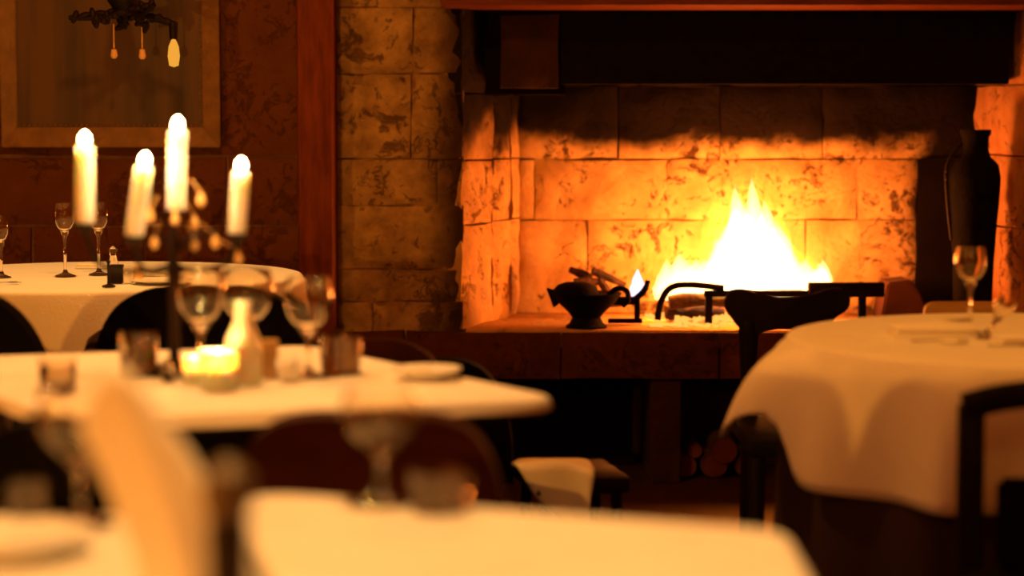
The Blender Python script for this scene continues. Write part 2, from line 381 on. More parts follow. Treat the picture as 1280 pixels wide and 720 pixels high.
# right jamb
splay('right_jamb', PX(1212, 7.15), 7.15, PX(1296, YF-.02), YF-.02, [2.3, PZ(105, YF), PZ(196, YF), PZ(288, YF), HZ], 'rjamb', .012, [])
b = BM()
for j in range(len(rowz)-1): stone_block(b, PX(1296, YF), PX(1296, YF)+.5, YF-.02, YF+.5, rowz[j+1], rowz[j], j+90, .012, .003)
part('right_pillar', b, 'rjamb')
# hearth slab and step
b = BM()
box(b, PX(582, YF), PX(1280, YF), YF-.02, YB+.02, HZ-.06, HZ, .006)
part('hearth_slab', b, 'hearth')
b = BM(); xs = [PX(q, 6.62) for q in (424, 506, 701, 900, 1090, 1300)]
for k in range(5): stone_block(b, xs[k], xs[k+1], 6.62, 7.1, PZ(475, 6.62), HZ-.004, 120+k, .006, .003)
part('hearth_step', b, 'riser')
# wood store beneath
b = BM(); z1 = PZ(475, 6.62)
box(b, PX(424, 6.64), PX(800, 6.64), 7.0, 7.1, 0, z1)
box(b, PX(418, 6.63), PX(424, 6.64)+.25, 6.632, 7.1, 0, z1-.002); part('wood_store_back', b, 'soot_dark', smooth=False)  # near-black boxes, the niche's darkness put into their colour
b = BM()
zz = 0; j = 0
while zz < z1-.01:
    x = PX(815, 6.7) + (.06 if j % 2 else 0); h = min(.075, z1-zz)
    stone_block(b, PX(815, 6.7), x+.12, 6.98, 7.05, zz, zz+h, j, .004, .003)
    x += .12
    while x < 1.6: stone_block(b, x, x+.2, 6.98, 7.05, zz, zz+h, int(x*30)+j, .004, .003); x += .2
    zz += .075; j += 1
part('brick_back', b, 'brick')
b = BM(); box(b, PX(812, 6.7), PX(812, 6.7)+.10, 6.64, 7.0, 0, z1, .01); part('brick_pier', b, 'brick')
# hood, corbel, lintel, beam
b = BM(); zl, zh = PZ(105, 6.8), PZ(6, 6.8)
prism(b, [(PX(700, 6.8), zl), (PX(1256, 6.8), zl), (PX(1256, 6.8), zh+.6), (PX(700, 6.8), zh+.6)], 6.8, 6.9); part('smoke_hood', b, 'iron_dull', smooth=False)
b = BM(); box(b, PX(584, 6.86), PX(706, 6.86), 6.86, 7.1, PZ(118, 6.86), zh+.6); part('sooted_panel', b, 'soot_dark', smooth=False)
b = BM(); stone_block(b, PX(624, 6.78), PX(700, 6.78), 6.78, 6.9, PZ(112, 6.78), PZ(16, 6.78), 201, .012); part('corbel_stone', b, 'brick')
b = BM(); box(b, PX(552, 6.55), PX(552,6.55)+3.0, 6.50, 6.9, PZ(7, 6.5), PZ(7, 6.5)+.24, .01); part('mantel_beam', b, 'beam_wood')
b = BM()
x = PX(552, YF); k = 0
while x < 2.2: stone_block(b, x, x+.42, YF, YF+.3, PZ(7, 6.5)+.24, 2.75, 220+k, .012, .003); x += .42; k += 1
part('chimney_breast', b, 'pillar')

# ------------------------------------------------------------------ things on the hearth
# fire
def tongue(bm, base, h, wd, lean=(0, 0), seed=0, n=14, m=14, wob=.25):
    rings = []
    for j in range(m+1):
        t = j/m; r = wd*(math.sin(PI*min(1, t*.62+.20))**1.0)*(1-t)**.75*1.25
        off = noise.noise_vector(Vector((seed*3.7, t*2.2, 1.3)))*wd*wob*4*t
        c = Vector(base) + Vector((lean[0]*t*t + off.x, lean[1]*t + off.y*.4, h*t))
        if j == m: rings.append([bm.verts.new(c)]); continue
        rings.append([bm.verts.new(c + Vector((math.cos(2*PI*k/n)*r, math.sin(2*PI*k/n)*r*.7, 0))*(1+.25*noise.noise(Vector((k*.9, t*5, seed)))) ) for k in range(n)])
    for a, c in zip(rings, rings[1:]):
        for k in range(n):
            q = [a[k], a[(k+1) % n]] + ([c[(k+1) % n], c[k]] if len(c) > 1 else [c[0]])
            bm.faces.new(q)
    bm.faces.new(rings[0][::-1])
def melt(o):
    rm = o.modifiers.new('melt', 'REMESH'); rm.mode = 'VOXEL'; rm.voxel_size = .006
    sm = o.modifiers.new('soften', 'SMOOTH'); sm.factor = .5; sm.iterations = 2
fire = tag(empty('hearth_fire', (FX, FY, HZ)), 'tall yellow white log fire burning in the middle of the hearth', 'fire')
finv = Matrix.Translation(fire.location).inverted()
fw = lambda q: PX(q, FY, 350)
b = BM()
for i, (q, top, wd, ln) in enumerate([(939,200,.035,.0),(918,222,.045,.0),(955,236,.055,-.02),(900,236,.04,-.02),(975,256,.055,.01),(888,262,.035,-.01),
        (993,266,.03,.0),(930,250,.07,0),(890,300,.06,0),(995,310,.045,0),(858,322,.035,-.01),(842,320,.03,0),(834,328,.028,-.01),(872,318,.04,0),
        (1012,330,.035,.01),(1028,328,.03,.01),(1022,334,.03,0),(1008,316,.045,0),(850,338,.04,0),(948,214,.03,.01)]):
    z0 = PZ(372, FY); tongue(b, (fw(q), FY+random.uniform(-.05,.05), z0), PZ(top-8, FY)-z0, wd*1.35, (ln, 0), i)
o = link('outer_flames', b, 'fire', fire, angle=None); o.matrix_parent_inverse = finv; melt(o)
b = BM()
for i, (q, top, wd) in enumerate([(925,232,.075),(940,218,.06),(955,252,.08),(908,258,.07),(975,275,.075),(898,300,.075),(990,312,.065),(940,290,.11),(870,326,.065),(848,318,.055),(836,326,.045),(1012,328,.055),(1028,326,.045),(1020,330,.05),(960,320,.10),(920,320,.10),(830,336,.04),(885,326,.06),(1002,328,.06),(858,326,.05)]):
    z0 = PZ(376, FY); tongue(b, (fw(q), FY+random.uniform(-.03,.03), z0), PZ(top-6, FY)-z0, wd, (0, 0), i+50, wob=.15)
o = link('flame_core', b, 'fire_core', fire, angle=None); o.matrix_parent_inverse = finv; melt(o)
# burning logs
def log(name, p0, p1, r, label, mtl='charred'):
    p0, p1 = Vector(p0), Vector(p1); b = BM()
    pts = [p0.lerp(p1, t/10) for t in range(11)]
    tube(b, pts, [r*(1+.12*math.sin(t*1.7)) for t in range(11)], 12)
    rough(b.verts, .006, 14, r*100)
    return tag(link(name, b, mtl), label, 'log', 'burning logs')
gz = PZ(368, FY)
log('burning_log', (fw(835), FY-.05, gz-.02), (fw(1000), FY-.03, gz+.0), .024, 'charred log burning across the front of the grate')
log('burning_log', (fw(860), FY+.07, gz-.02), (fw(1040), FY+.08, gz+.01), .026, 'charred log burning at the back of the grate behind the flames')
log('burning_log', (fw(832), FY-.02, HZ+.03), (fw(905), FY+.02, HZ+.028), .022, 'short charred log glowing under the left end of the grate')
b = BM(); random.seed(3)
for i in range(150):
    x = random.uniform(fw(808), fw(1000)); y = random.uniform(FY-.22, FY+.14); r = random.uniform(.006, .014)
    vs = bmesh.ops.create_icosphere(b, subdivisions=1, radius=r)['verts']
    for v in vs: v.co = Vector((x + v.co.x*1.3, y + v.co.y, HZ + .004 + v.co.z*.6 + (random.uniform(0,.02) if abs(y-FY) < .1 else 0)))
tag(link('glowing_embers', b, 'ember', smooth=False), 'scattered orange embers glowing on the hearth under the grate', 'embers', kind='stuff')
# grate: bars
gr = tag(empty('fire_grate', (fw(980), FY, HZ)), 'black iron fire grate carrying the burning logs', 'fire grate')
ginv = Matrix.Translation(gr.location).inverted()
def gpart(name, b, m='iron_dull'):
    o = link(name, b, m, gr); o.matrix_parent_inverse = ginv; return o
gy = FY-.12; gw = lambda q: PX(q, gy, 360)
b = BM()
tube(b, spline([P(822, 400, gy), P(826, 378, gy), P(838, 360, gy), P(862, 356, gy), P(905, 360, gy)]), .011, 10); gpart('curved_firedog', b)
b = BM(); box(b, gw(1010), gw(1105), gy-.02, gy+.02, PZ(371, gy), PZ(353, gy), .005); gpart('end_plate', b)
b = BM(); box(b, gw(880), gw(1100), gy-.012, gy+.012, PZ(371, gy), PZ(363, gy), .003); gpart('front_bar', b)
b = BM(); box(b, gw(860), gw(1098), FY+.12, FY+.145, PZ(371, FY+.13), PZ(363, FY+.13), .003); gpart('back_bar', b)
for q in (886, 1078): 
    b = BM(); box(b, gw(q)-.012, gw(q)+.012, gy-.012, gy+.012, HZ, PZ(366, gy), .002); gpart('leg', b)
for q in (872, 1094):
    b = BM(); box(b, gw(q)-.011, gw(q)+.011, FY+.12, FY+.145, HZ, PZ(366, FY+.13), .002); gpart('leg', b)
for q in (900, 930, 960, 990, 1030, 1060):
    b = BM(); box(b, gw(q)-.006, gw(q)+.006, gy, FY+.13, PZ(371, gy)+.002, PZ(371, gy)+.014); gpart('cross_bar', b)
# firedog on the left with the little blue flame
fd = tag(empty('iron_firedog', (PX(790, gy), gy, HZ)), 'small black iron firedog with an upturned hook beside the pot', 'firedog')
dinv = Matrix.Translation(fd.location).inverted()
for nm, q0, q1, y0, y1 in (('rail', 758, 800, 381, 371), ('front_post', 793, 800, 403, 372), ('foot', 760, 803, 404, 398)):
    b = BM(); box(b, gw(q0), gw(q1), gy-.012, gy+.012, max(HZ, PZ(y0, gy)), PZ(y1, gy), .003)
    o = link(nm, b, 'iron_dull', fd); o.matrix_parent_inverse = dinv
b = BM(); tube(b, spline([P(794, 374, gy), P(803, 366, gy), P(808, 358, gy), P(810, 350, gy)]), [.011]*8+[.011]*8+[.009]*8+[.005], 10)
o = link('hook', b, 'iron_dull', fd); o.matrix_parent_inverse = dinv
b = BM(); tongue(b, P(797, 370, gy+.03), PZ(336, gy)-PZ(370, gy), .027, (0, 0), 5, wob=.05)
tag(link('blue_flame', b, 'blue'), 'small blue white flame licking above the firedog hook', 'flame')
# pot with pointed lip on a foot
py_ = 6.72; pc = PX(733, py_, 390)
pot = tag(empty('iron_pot', (pc, py_, HZ)), 'black iron bowl with pointed spout and domed lid standing on a round foot', 'pot')
s_ = py_/F
prof = [(0, 0), (.066, 0), (.068, .006), (.055, .016), (.046, .034), (.060, .052), (.092, .082), (.112, .108), (.114, .114), (.100, .110), (0, .106)]
b = BM(); lathe(b, prof, 36); link('bowl', b, 'iron_dull', pot)
b = BM(); lathe(b, [(.075, .108), (.073, .124), (.058, .140), (.035, .148), (0, .150)], 28, c=(-.035, 0, 0)); link('lid', b, 'iron_dull', pot)
b = BM(); tube(b, [(-.085, 0, .085), (-.105, 0, .108), (-.128, 0, .128)], [.03, .018, .003], 12); link('spout', b, 'iron_dull', pot)
b = BM(); tube(b, spline([(.07, 0, .105), (.10, 0, .128), (.13, 0, .120), (.135, 0, .09), (.115, 0, .07)]), .009, 8); link('handle', b, 'iron_dull', pot)
# heap of half-burnt sticks behind the pot
b = BM(); random.seed(11); c0 = P(735, 385, 7.02)
sticks = []
for i in range(9):
    a = random.uniform(-1.2, 1.2); l = random.uniform(.035, .065); cx = c0.x + random.uniform(-.06, .07); cz = HZ + .055 + .012*i
    d = Vector((math.cos(a), random.uniform(-.4,.4), math.sin(a)*.8))*l
    c = Vector((cx, 7.02+random.uniform(-.03,.03), cz)); b = BM()
    tube(b, [c-d, c-d*.3, c+d*.4, c+d], [.012, .016, .015, .010], 8); rough(b.verts, .006, 30, i)
    sticks.append(b)
names = ['lowest of', 'second from the bottom of', 'third from the bottom of', 'fourth from the bottom of', 'middle one of', 'fourth from the top of', 'third from the top of', 'second from the top of', 'topmost of']
for nme, b in zip(names, sticks):
    tag(link('charred_stick', b, 'charred'), 'charred stick, %s the heap behind the black pot' % nme, 'stick', 'charred sticks heaped behind the pot')
# red-brown stone wedge right of the grate
b = BM(); wy = 7.0
prism(b, [(PX(1098, wy), HZ), (PX(1160, wy), HZ), (PX(1148, wy), PZ(366, wy)), (PX(1136, wy), PZ(348, wy)), (PX(1106, wy), PZ(352, wy))], wy-.05, wy+.12)
bmesh.ops.bevel(b, geom=list(b.edges), offset=.006, segments=2, affect='EDGES')
tag(link('terracotta_block', b, 'terracotta'), 'sloping terracotta block at the right end of the grate', 'block')
# tall black jug on the right
jy = 6.80; jx = PX(1217, jy, 300); u = jy/F
jug = tag(empty('tall_jug', (jx, jy, HZ)), 'tall black metal jug with narrow neck standing at the right of the hearth', 'jug')
H = lambda y: PZ(y, jy)-HZ
prof = [(0, 0), (.060, 0), (.066, .01), (.062, .03), (.062, H(380)), (.066, H(330)), (.074, H(280)), (.082, H(240)), (.084, H(222)), (.076, H(206)), (.050, H(196)), (.043, H(188)), (.043, H(172)), (.050, H(167)), (.050, H(162)), (.042, H(162)), (0, H(163))]
b = BM(); lathe(b, prof, 40); link('body', b, 'iron_dull', jug)
b = BM(); tube(b, spline([(-.044, -.0, H(178)), (-.09, -.0, H(205)), (-.089, 0, H(245)), (-.072, 0, H(300))]), .006, 8); link('handle', b, 'iron', jug)
# logs in the store below the hearth
random.seed(5)
lg = [(905,563,.046,'large sawn log on the right of the wood store'),(856,604,.040,'small sawn log on the floor at the left of the wood store'),(868,563,.026,'thin sawn log leaning left of the large log in the store'),(893,607,.044,'sawn log on the floor below the large log'),(934,604,.04,'sawn log on the floor nearest the dark tablecloth')]
for q, y, r, lab in lg:
    c = P(q, y, 6.74); lo = tag(empty('stored_log', (c.x, 6.74, max(c.z, r+.002)), random.uniform(-.08,.08)), lab, 'log', 'logs in the store under the hearth')
    b = BM(); tube(b, [(0, t*.06, 0) for t in range(5)], [r*.98, r, r*1.03, r, r*.97], 18); rough(b.verts, .003, 20, q); link('bark', b, 'bark', lo)
    b = BM(); lathe(b, [(0, 0), (r*.45, .001), (r*.9, 0), (r*.92, .004)], 20); bmesh.ops.rotate(b, matrix=Matrix.Rotation(PI/2, 3, 'X'), verts=b.verts)
    bmesh.ops.translate(b, vec=(0, -.004, 0), verts=b.verts); link('sawn_end', b, 'log_end', lo)

# ------------------------------------------------------------------ framed picture on the left wall
fy = YW-.03
pic = tag(empty('framed_picture', (PX(143, fy), fy, PZ(185, fy))), 'large dark picture in a dull gilt frame on the left wall', 'picture')
pinv = Matrix.Translation(pic.location).inverted()
def ppart(name, b, m, **k):
    o = link(name, b, m, pic, **k); o.matrix_parent_inverse = pinv; return o
X0, X1, X2, X3 = PX(8, fy), PX(27, fy), PX(257, fy), PX(279, fy); Z0, Z1, Z3 = PZ(184, fy), PZ(159, fy), PZ(-210, fy); Z2 = PZ(-190, fy)
def mitre(name, q):
    b = BM(); a = [b.verts.new((x, fy, z)) for x, z in q]; c = [b.verts.new((x, fy-(.03 if i in (0,1) else .012), z)) for i, (x, z) in enumerate(q)]
    b.faces.new(a); b.faces.new(c[::-1])
    for i in range(4): b.faces.new([a[i], c[i], c[(i+1) % 4], a[(i+1) % 4]])
    bmesh.ops.bevel(b, geom=[e for e in b.edges], offset=.003, segments=2, affect='EDGES'); ppart(name, b, 'gilt')
mitre('frame_bottom', [(X0, Z0), (X3, Z0), (X2, Z1), (X1, Z1)]); mitre('frame_top', [(X0, Z3), (X3, Z3), (X2, Z2), (X1, Z2)])
mitre('frame_side', [(X0, Z0), (X0, Z3), (X1, Z2), (X1, Z1)]); mitre('frame_side', [(X3, Z0), (X3, Z3), (X2, Z2), (X2, Z1)])
pm, N, L, pb = new_mat('dark_painting'); pb.inputs['Roughness'].default_value = .55
tc = N.new('ShaderNodeTexCoord'); mp = N.new('ShaderNodeMapping'); mp.inputs['Scale'].default_value = (9, 1, .7); L.new(tc.outputs['Object'], mp.inputs[0])
nn = N.new('ShaderNodeTexNoise'); nn.inputs['Scale'].default_value = 1.6; nn.inputs['Detail'].default_value = 3; L.new(mp.outputs[0], nn.inputs[0])
cr = N.new('ShaderNodeValToRGB'); cr.color_ramp.interpolation = 'LINEAR'
cr.color_ramp.elements[0].position = .38; cr.color_ramp.elements[0].color = (.035, .014, .005, 1); cr.color_ramp.elements[1].position = .62; cr.color_ramp.elements[1].color = (.10, .042, .008, 1)
L.new(nn.outputs[0], cr.inputs[0]); L.new(cr.outputs[0], pb.inputs['Base Color'])
b = BM(); box(b, X1-.005, X2+.005, fy-.004, fy+.002, Z1-.005, Z2+.005); ppart('canvas', b, pm, smooth=False)
b = BM()   # beaded inner moulding
n = 34
for i in range(n):
    vs = bmesh.ops.create_icosphere(b, subdivisions=1, radius=.0045)['verts']; x = X1+.02+(X2-X1-.04)*i/(n-1)
    for v in vs: v.co = v.co + Vector((x, fy-.008, Z1+.006))
for i in range(40):
    vs = bmesh.ops.create_icosphere(b, subdivisions=1, radius=.0045)['verts']; z = Z1+.02+(Z2-Z1-.04)*i/39
    for v in vs: v.co = v.co + Vector((X2-.008, fy-.008, z))
ppart('beaded_moulding', b, 'gilt')
# iron chandelier hanging in front of the picture, partly above the frame of the photograph
cy = 6.15; cc = P(160, -20, cy)
ch = tag(empty('iron_chandelier', (cc.x, cy, cc.z)), 'dark leafy iron chandelier with small glass drops and one lit amber bulb', 'chandelier')
cinv = Matrix.Translation(ch.location).inverted()
def cpart(name, b, m, par=ch, **k):
    o = link(name, b, m, par, **k); o.matrix_parent_inverse = cinv; return o
b = BM(); lathe(b, [(0, PZ(22, cy)), (.02, PZ(18, cy)), (.05, PZ(0, cy)), (.035, PZ(-25, cy)), (.02, PZ(-60, cy)), (0, PZ(-62, cy))], 24, c=(PX(160, cy), cy, 0)); cpart('hub', b, 'iron')
b = BM(); tube(b, [(cc.x, cy, PZ(-55, cy)), (cc.x, cy, 2.76)], .006, 8); cpart('chain', b, 'iron')
for q, yy, dy in ((92, 22, .0), (128, 30, -.08), (147, 34, .1), (182, 34, .1), (222, 30, 0), (205, 8, -.1)):
    b = BM(); tube(b, spline([(cc.x, cy, PZ(8, cy)), (PX((160+q)/2, cy), cy+dy*.6, PZ(22, cy)), (PX(q, cy), cy+dy, PZ(yy, cy))]), .007, 8)
    for k in range(5):
        t = .3+.15*k; c = Vector((cc.x, cy, PZ(12, cy))).lerp(Vector((PX(q, cy), cy+dy, PZ(yy, cy))), t)
        vs = bmesh.ops.create_icosphere(b, subdivisions=2, radius=.022)['verts']; R = Matrix.Rotation(random.uniform(0, 3), 3, 'Y')
        for v in vs: v.co = R @ Vector((v.co.x*1.0, v.co.y*.3, v.co.z*.45)) + c
    cpart('arm', b, 'iron')
for q, y0, y1, yb in ((147, 46, 60, 73), (182, 46, 60, 74)):
    b = BM(); x = PX(q, cy+.1); yy = cy+.1
    tube(b, [(x, yy, PZ(30, yy)), (x, yy, PZ(y1, yy))], .0022, 6); lathe(b, [(0, PZ(y1, yy)), (.008, PZ(y1+2, yy)), (.011, PZ(yb-3, yy)), (.006, PZ(yb, yy)), (0, PZ(yb, yy))], 12, c=(x, yy, 0)); cpart('glass_drop', b, 'amber')
b = BM(); lathe(b, [(0, PZ(84, cy)), (.014, PZ(82, cy)), (.018, PZ(70, cy)), (.015, PZ(58, cy)), (.007, PZ(50, cy)), (0, PZ(48, cy))], 16, c=(PX(221, cy), cy, 0)); cpart('amber_bulb', b, 'lamp_glow')
b = BM(); lathe(b, [(0, PZ(26, cy)), (.014, PZ(28, cy)), (.012, PZ(49, cy)), (0, PZ(49, cy))], 14, c=(PX(221, cy), cy, 0)); cpart('bulb_holder', b, 'iron')

# ================================================================== TABLES
def poly_rim(pts, rc, n):
    """rounded polygon outline sampled at n points, counter-clockwise"""
    P2 = [Vector(p) for p in pts]; out = []; m = len(P2)
    for i in range(m):
        p, a, c = P2[i], P2[i-1], P2[(i+1) % m]; da = (a-p).normalized(); dc = (c-p).normalized()
        h = math.acos(max(-1, min(1, da.dot(dc))))/2; tl = rc/math.tan(h)
        s, e = p+da*tl, p+dc*tl
        for k in range(9):
            t = k/8; out.append(s*(1-t)**2 + p*2*t*(1-t) + e*t*t)
    L = [0]
    for i in range(len(out)): L.append(L[-1] + (out[(i+1) % len(out)]-out[i]).length)
    res = []; j = 0
    for k in range(n):
        s = L[-1]*k/n
        while L[j+1] < s: j += 1
        f = (s-L[j])/max(1e-9, L[j+1]-L[j]); res.append(out[j].lerp(out[(j+1) % len(out)], f))
    return res
def circle_rim(c, r, n): return [Vector((c[0]+r*math.cos(2*PI*k/n), c[1]+r*math.sin(2*PI*k/n))) for k in range(n)]
def drape(name, rim, z, drop, flare, m, seed=0, folds=.012, nf=9, parent=None, top=True, wrinkle=.0015, fexp=.8):
    """a cloth lying over a table: drop(th) and flare(th) by direction from the centre (degrees)"""
    n = len(rim); c = sum(rim, Vector((0, 0)))/n; bm = BM(); rings = []
    nor = []
    for k in range(n):
        t = (rim[(k+1) % n]-rim[k-1]).normalized(); nor.append(Vector((t.y, -t.x)))
    ts = [.0, .1, .2, .3, .4, .5, .6, .7, .8, .88, .94, .975]
    for t in ts[1:]:
        if not top: break
        rings.append([bm.verts.new((*(c.lerp(p, t)), z + wrinkle*noise.noise(Vector((p.x*t*5, p.y*t*5, seed)))*min(1, (1-t)*4))) for p in rim])
    rr = .012
    for a in (0, 30, 60, 90):
        aa = math.radians(a); rings.append([bm.verts.new((*(rim[k]+nor[k]*(math.sin(aa)*rr)), z-rr*(1-math.cos(aa)))) for k in range(n)])
    S_ = 12
    for j in range(1, S_+1):
        s = j/S_; ring = []
        for k in range(n):
            th = math.degrees(math.atan2(rim[k].y-c.y, rim[k].x-c.x)) % 360
            d = drop(th); fl = flare(th)
            w = folds*math.sin(nf*math.radians(th)+seed + .8*math.sin(3*math.radians(th)+seed))
            sh = fl*(s**fexp) + w*s*1.0 + rr
            ring.append(bm.verts.new((*(rim[k]+nor[k]*sh), z - rr - d*s)))
        rings.append(ring)
    if top:
        cv = bm.verts.new((c.x, c.y, z))
        for k in range(n): bm.faces.new([cv, rings[0][k], rings[0][(k+1) % n]])
    for a, b_ in zip(rings, rings[1:]):
        for k in range(n): bm.faces.new([a[k], b_[k], b_[(k+1) % n], a[(k+1) % n]])
    o = link(name, bm, m, parent, angle=None)
    sm = o.modifiers.new('thickness', 'SOLIDIFY'); sm.thickness = .0015; sm.offset = -1
    return o
def gauss(x, c, s): 
    d = (x-c+180) % 360-180; return math.exp(-(d/s)**2)
def table(rim, z, label, legs=None, pedestal=None, mtl='dark_wood'):
    n = len(rim); c = sum(rim, Vector((0, 0)))/n
    t = tag(empty('dining_table', (c.x, c.y, 0)), label, 'table', 'dining tables')
    b = BM(); prism(b, [((p.x-c.x)*.995, (p.y-c.y)*.995) for p in rim], z-.028, z-.003, 'xy'); link('tabletop', b, mtl, t, smooth=False)
    if pedestal:
        b = BM(); lathe(b, [(0, 0), (.2, 0), (.2, .02), (.05, .06), (.04, .12), (.035, z-.12), (.07, z-.04), (.09, z-.028), (0, z-.028)], 28); link('pedestal', b, mtl, t)
    else:
        for lx, ly in legs:
            b = BM(); box(b, lx-c.x-.022, lx-c.x+.022, ly-c.y-.022, ly-c.y+.022, 0, z-.028, .004); link('leg', b, mtl, t)
    return t
TZ = .75
# left rear table (round)
rim = circle_rim((-1.12, 5.62), .54, 120)
table(rim, TZ, 'round table under the white cloth by the left wall', pedestal=True)
tag(drape('tablecloth', rim, TZ+.002, lambda t: .30+.05*math.cos(math.radians(4*t)), lambda t: .03, 'cloth', 2, .02, 9), 'white cloth over the round table by the left wall below the picture', 'tablecloth', 'white tablecloths')
# right table (round): dark undercloth and white square cloth
RC = (1.04, 3.97)
rim = circle_rim(RC, .50, 180)
table(rim, TZ, 'round table under the white and dark cloths on the right', pedestal=True)
tag(drape('undercloth', rim, TZ+.001, lambda t: TZ-.02, lambda t: .035, 'undercloth', 1, .02, 14), 'dark brown floor length cloth under the white one on the right table', 'tablecloth')
def rdrop(t): return .105 + .07*gauss(t, 186, 5.5) + .135/(1+math.exp(-(t-200)/1.4)) if 150 < t < 310 else .2+.04*math.cos(math.radians(4*t))
def rflare(t): return .035 + .130*gauss(t, 189, 8) + .014*gauss(t, 238, 5)
tag(drape('tablecloth', rim, TZ+.005, rdrop, rflare, 'cloth', 5, .021, 13, fexp=.45), 'white square cloth hanging in folds over the round table on the right', 'tablecloth', 'white tablecloths')
# middle table
R_, F_ = Vector((.07, 3.12)), Vector((-.38, 3.85)); N_ = Vector((-.62, 2.90)); L_ = F_+N_-R_
rim = poly_rim([L_, N_, R_, F_], .05, 160)
table(rim, TZ, 'square table under the white cloth carrying the candelabrum', legs=[tuple(q.lerp((R_+L_)/2, .32)) for q in (L_, N_, R_, F_)])
tag(drape('tablecloth', rim, TZ+.002, lambda t: .008, lambda t: .003, 'cloth', 8, .002, 9), 'white cloth on the middle table with the tall candles', 'tablecloth', 'white tablecloths')
# two front tables side by side
def place(px_, Y): return Vector((PX(px_, Y), Y))
FT = [Vector((-.135, 1.55)), Vector((.255, 1.47)), Vector((.272, 2.10)), Vector((-.31, 2.33))]
rim = poly_rim(FT, .05, 120)
cF = sum(FT, Vector((0, 0)))/4
table(rim, TZ, 'square table under the bright white cloth at the bottom centre', legs=[tuple(q.lerp(cF, .12)) for q in FT])
tag(drape('tablecloth', rim, TZ+.002, lambda t: .24+.04*math.cos(math.radians(4*t)), lambda t: .003, 'cloth', 3, .003, 12), 'bright white blurred cloth at the bottom centre of the view', 'tablecloth', 'white tablecloths')
FT2 = [Vector((-.93, 1.50)), Vector((-.185, 1.55)), Vector((-.30, 2.18)), Vector((-.98, 2.18))]
rim = poly_rim(FT2, .05, 120)
cG = sum(FT2, Vector((0, 0)))/4
table(rim, TZ, 'square table under the shaded white cloth at the bottom left', legs=[tuple(q.lerp(cG, .12)) for q in FT2])
tag(drape('tablecloth', rim, TZ+.002, lambda t: .24+.04*math.cos(math.radians(4*t)), lambda t: .003, 'cloth', 4, .003, 12), 'blurred white cloth in the bottom left corner set with a napkin', 'tablecloth', 'white tablecloths')

# ================================================================== CHAIRS
def arch(wd, h, n=26, e=2.6, base=0):
    pts = []
    for i in range(n+1):
        a = PI*i/n; c, s = math.cos(a), math.sin(a)
        pts.append((wd/2*math.copysign(abs(c)**(2/e), c), base + (h-base)*abs(s)**(2/e)))
    return pts
def domed_chair(loc, rz, label, cat='chair', wd=.48, top=.82, e=2.6, m='black_fabric', arms=True, depth=.46, group='upholstered dining chairs'):
    """upholstered armchair with a rounded curved back; the back is at local -y, the seat opens towards +y"""
    t = tag(empty('dining_chair', loc, rz), label, cat, group)
    b = BM(); box(b, -wd/2+.02, wd/2-.02, -.02, depth, .36, .47, .03, 3); link('seat', b, m, t)
    b = BM(); pr = arch(wd, top, 30, e, .40); nn_ = len(pr)
    rows = []
    for (d, ins) in ((-.055, .02), (-.065, 0), (-.03, 0), (.0, .0), (.008, .02)):
        row = []
        for x, z in pr:
            k = 1-ins/(wd/2); xx, zz = x*k, .40+(z-.40)*(1-ins/(top-.4)); row.append(b.verts.new((xx, d + .35*xx*xx - (zz-.4)*.12, zz)))
        rows.append(row)
    for a, c in zip(rows, rows[1:]):
        for i in range(nn_-1): b.faces.new([a[i], a[i+1], c[i+1], c[i]])
        b.faces.new([a[-1], a[0], c[0], c[-1]])
    for row in (rows[0], rows[-1]):
        # strip fill across the arch
        for i in range(nn_//2):
            j = nn_-1-i
            if j-i >= 3: b.faces.new([row[i], row[i+1], row[j-1], row[j]])
            elif j-i == 2: b.faces.new([row[i], row[i+1], row[j]])
    link('backrest', b, m, t)
    if arms:
        for s in (-1, 1):
            b = BM(); x = s*(wd/2+.01)
            tube(b, spline([(x*.93, -.05, .66), (x, .08, .665), (x*1.02, .24, .66), (x*1.0, .30, .63), (x, .30, .55), (x*.97, .27, .42)]), .022, 10); link('armrest', b, 'dark_wood', t)
    for sx in (-1, 1):
        for y0, y1 in ((.01, -.03), (depth-.04, depth-.02)):
            b = BM(); tube(b, [(sx*(wd/2-.045), y0, .37), (sx*(wd/2-.04), y1, 0)], [.020, .013], 10); link('leg', b, 'dark_wood', t)
    return t
def at(px_, Y): return (PX(px_, Y), Y, 0)
domed_chair(at(-70, 4.20), 0, 'black upholstered chair cut by the left edge, in front of the left rear table', wd=.48, depth=.34, top=PZ(355, 4.2), e=3)
domed_chair(at(260, 4.62), 0, 'black round backed chair behind the candelabrum, facing the left rear table', wd=.51, depth=.38, top=PZ(355, 4.6), e=3.6)
domed_chair(at(470, 4.15), PI, 'dark chair behind the right half of the middle table, nearest the stone pillar', wd=.36, depth=.36, top=PZ(428, 4.15), m='maroon_fabric', arms=False)
domed_chair(at(560, 4.42), 0, 'low black chair behind the middle table, in front of the hearth step', wd=.28, depth=.36, top=PZ(445, 4.4), arms=False)
domed_chair(at(462, 2.62), 0, 'maroon round backed chair between the middle table and the bright front table', wd=.36, top=PZ(510, 2.58), m='maroon_fabric', arms=False, e=4.5)
domed_chair(at(62, 2.55), 0, 'black round backed chair behind the front left table', wd=.25, top=PZ(516, 2.52), arms=False, e=2.4)
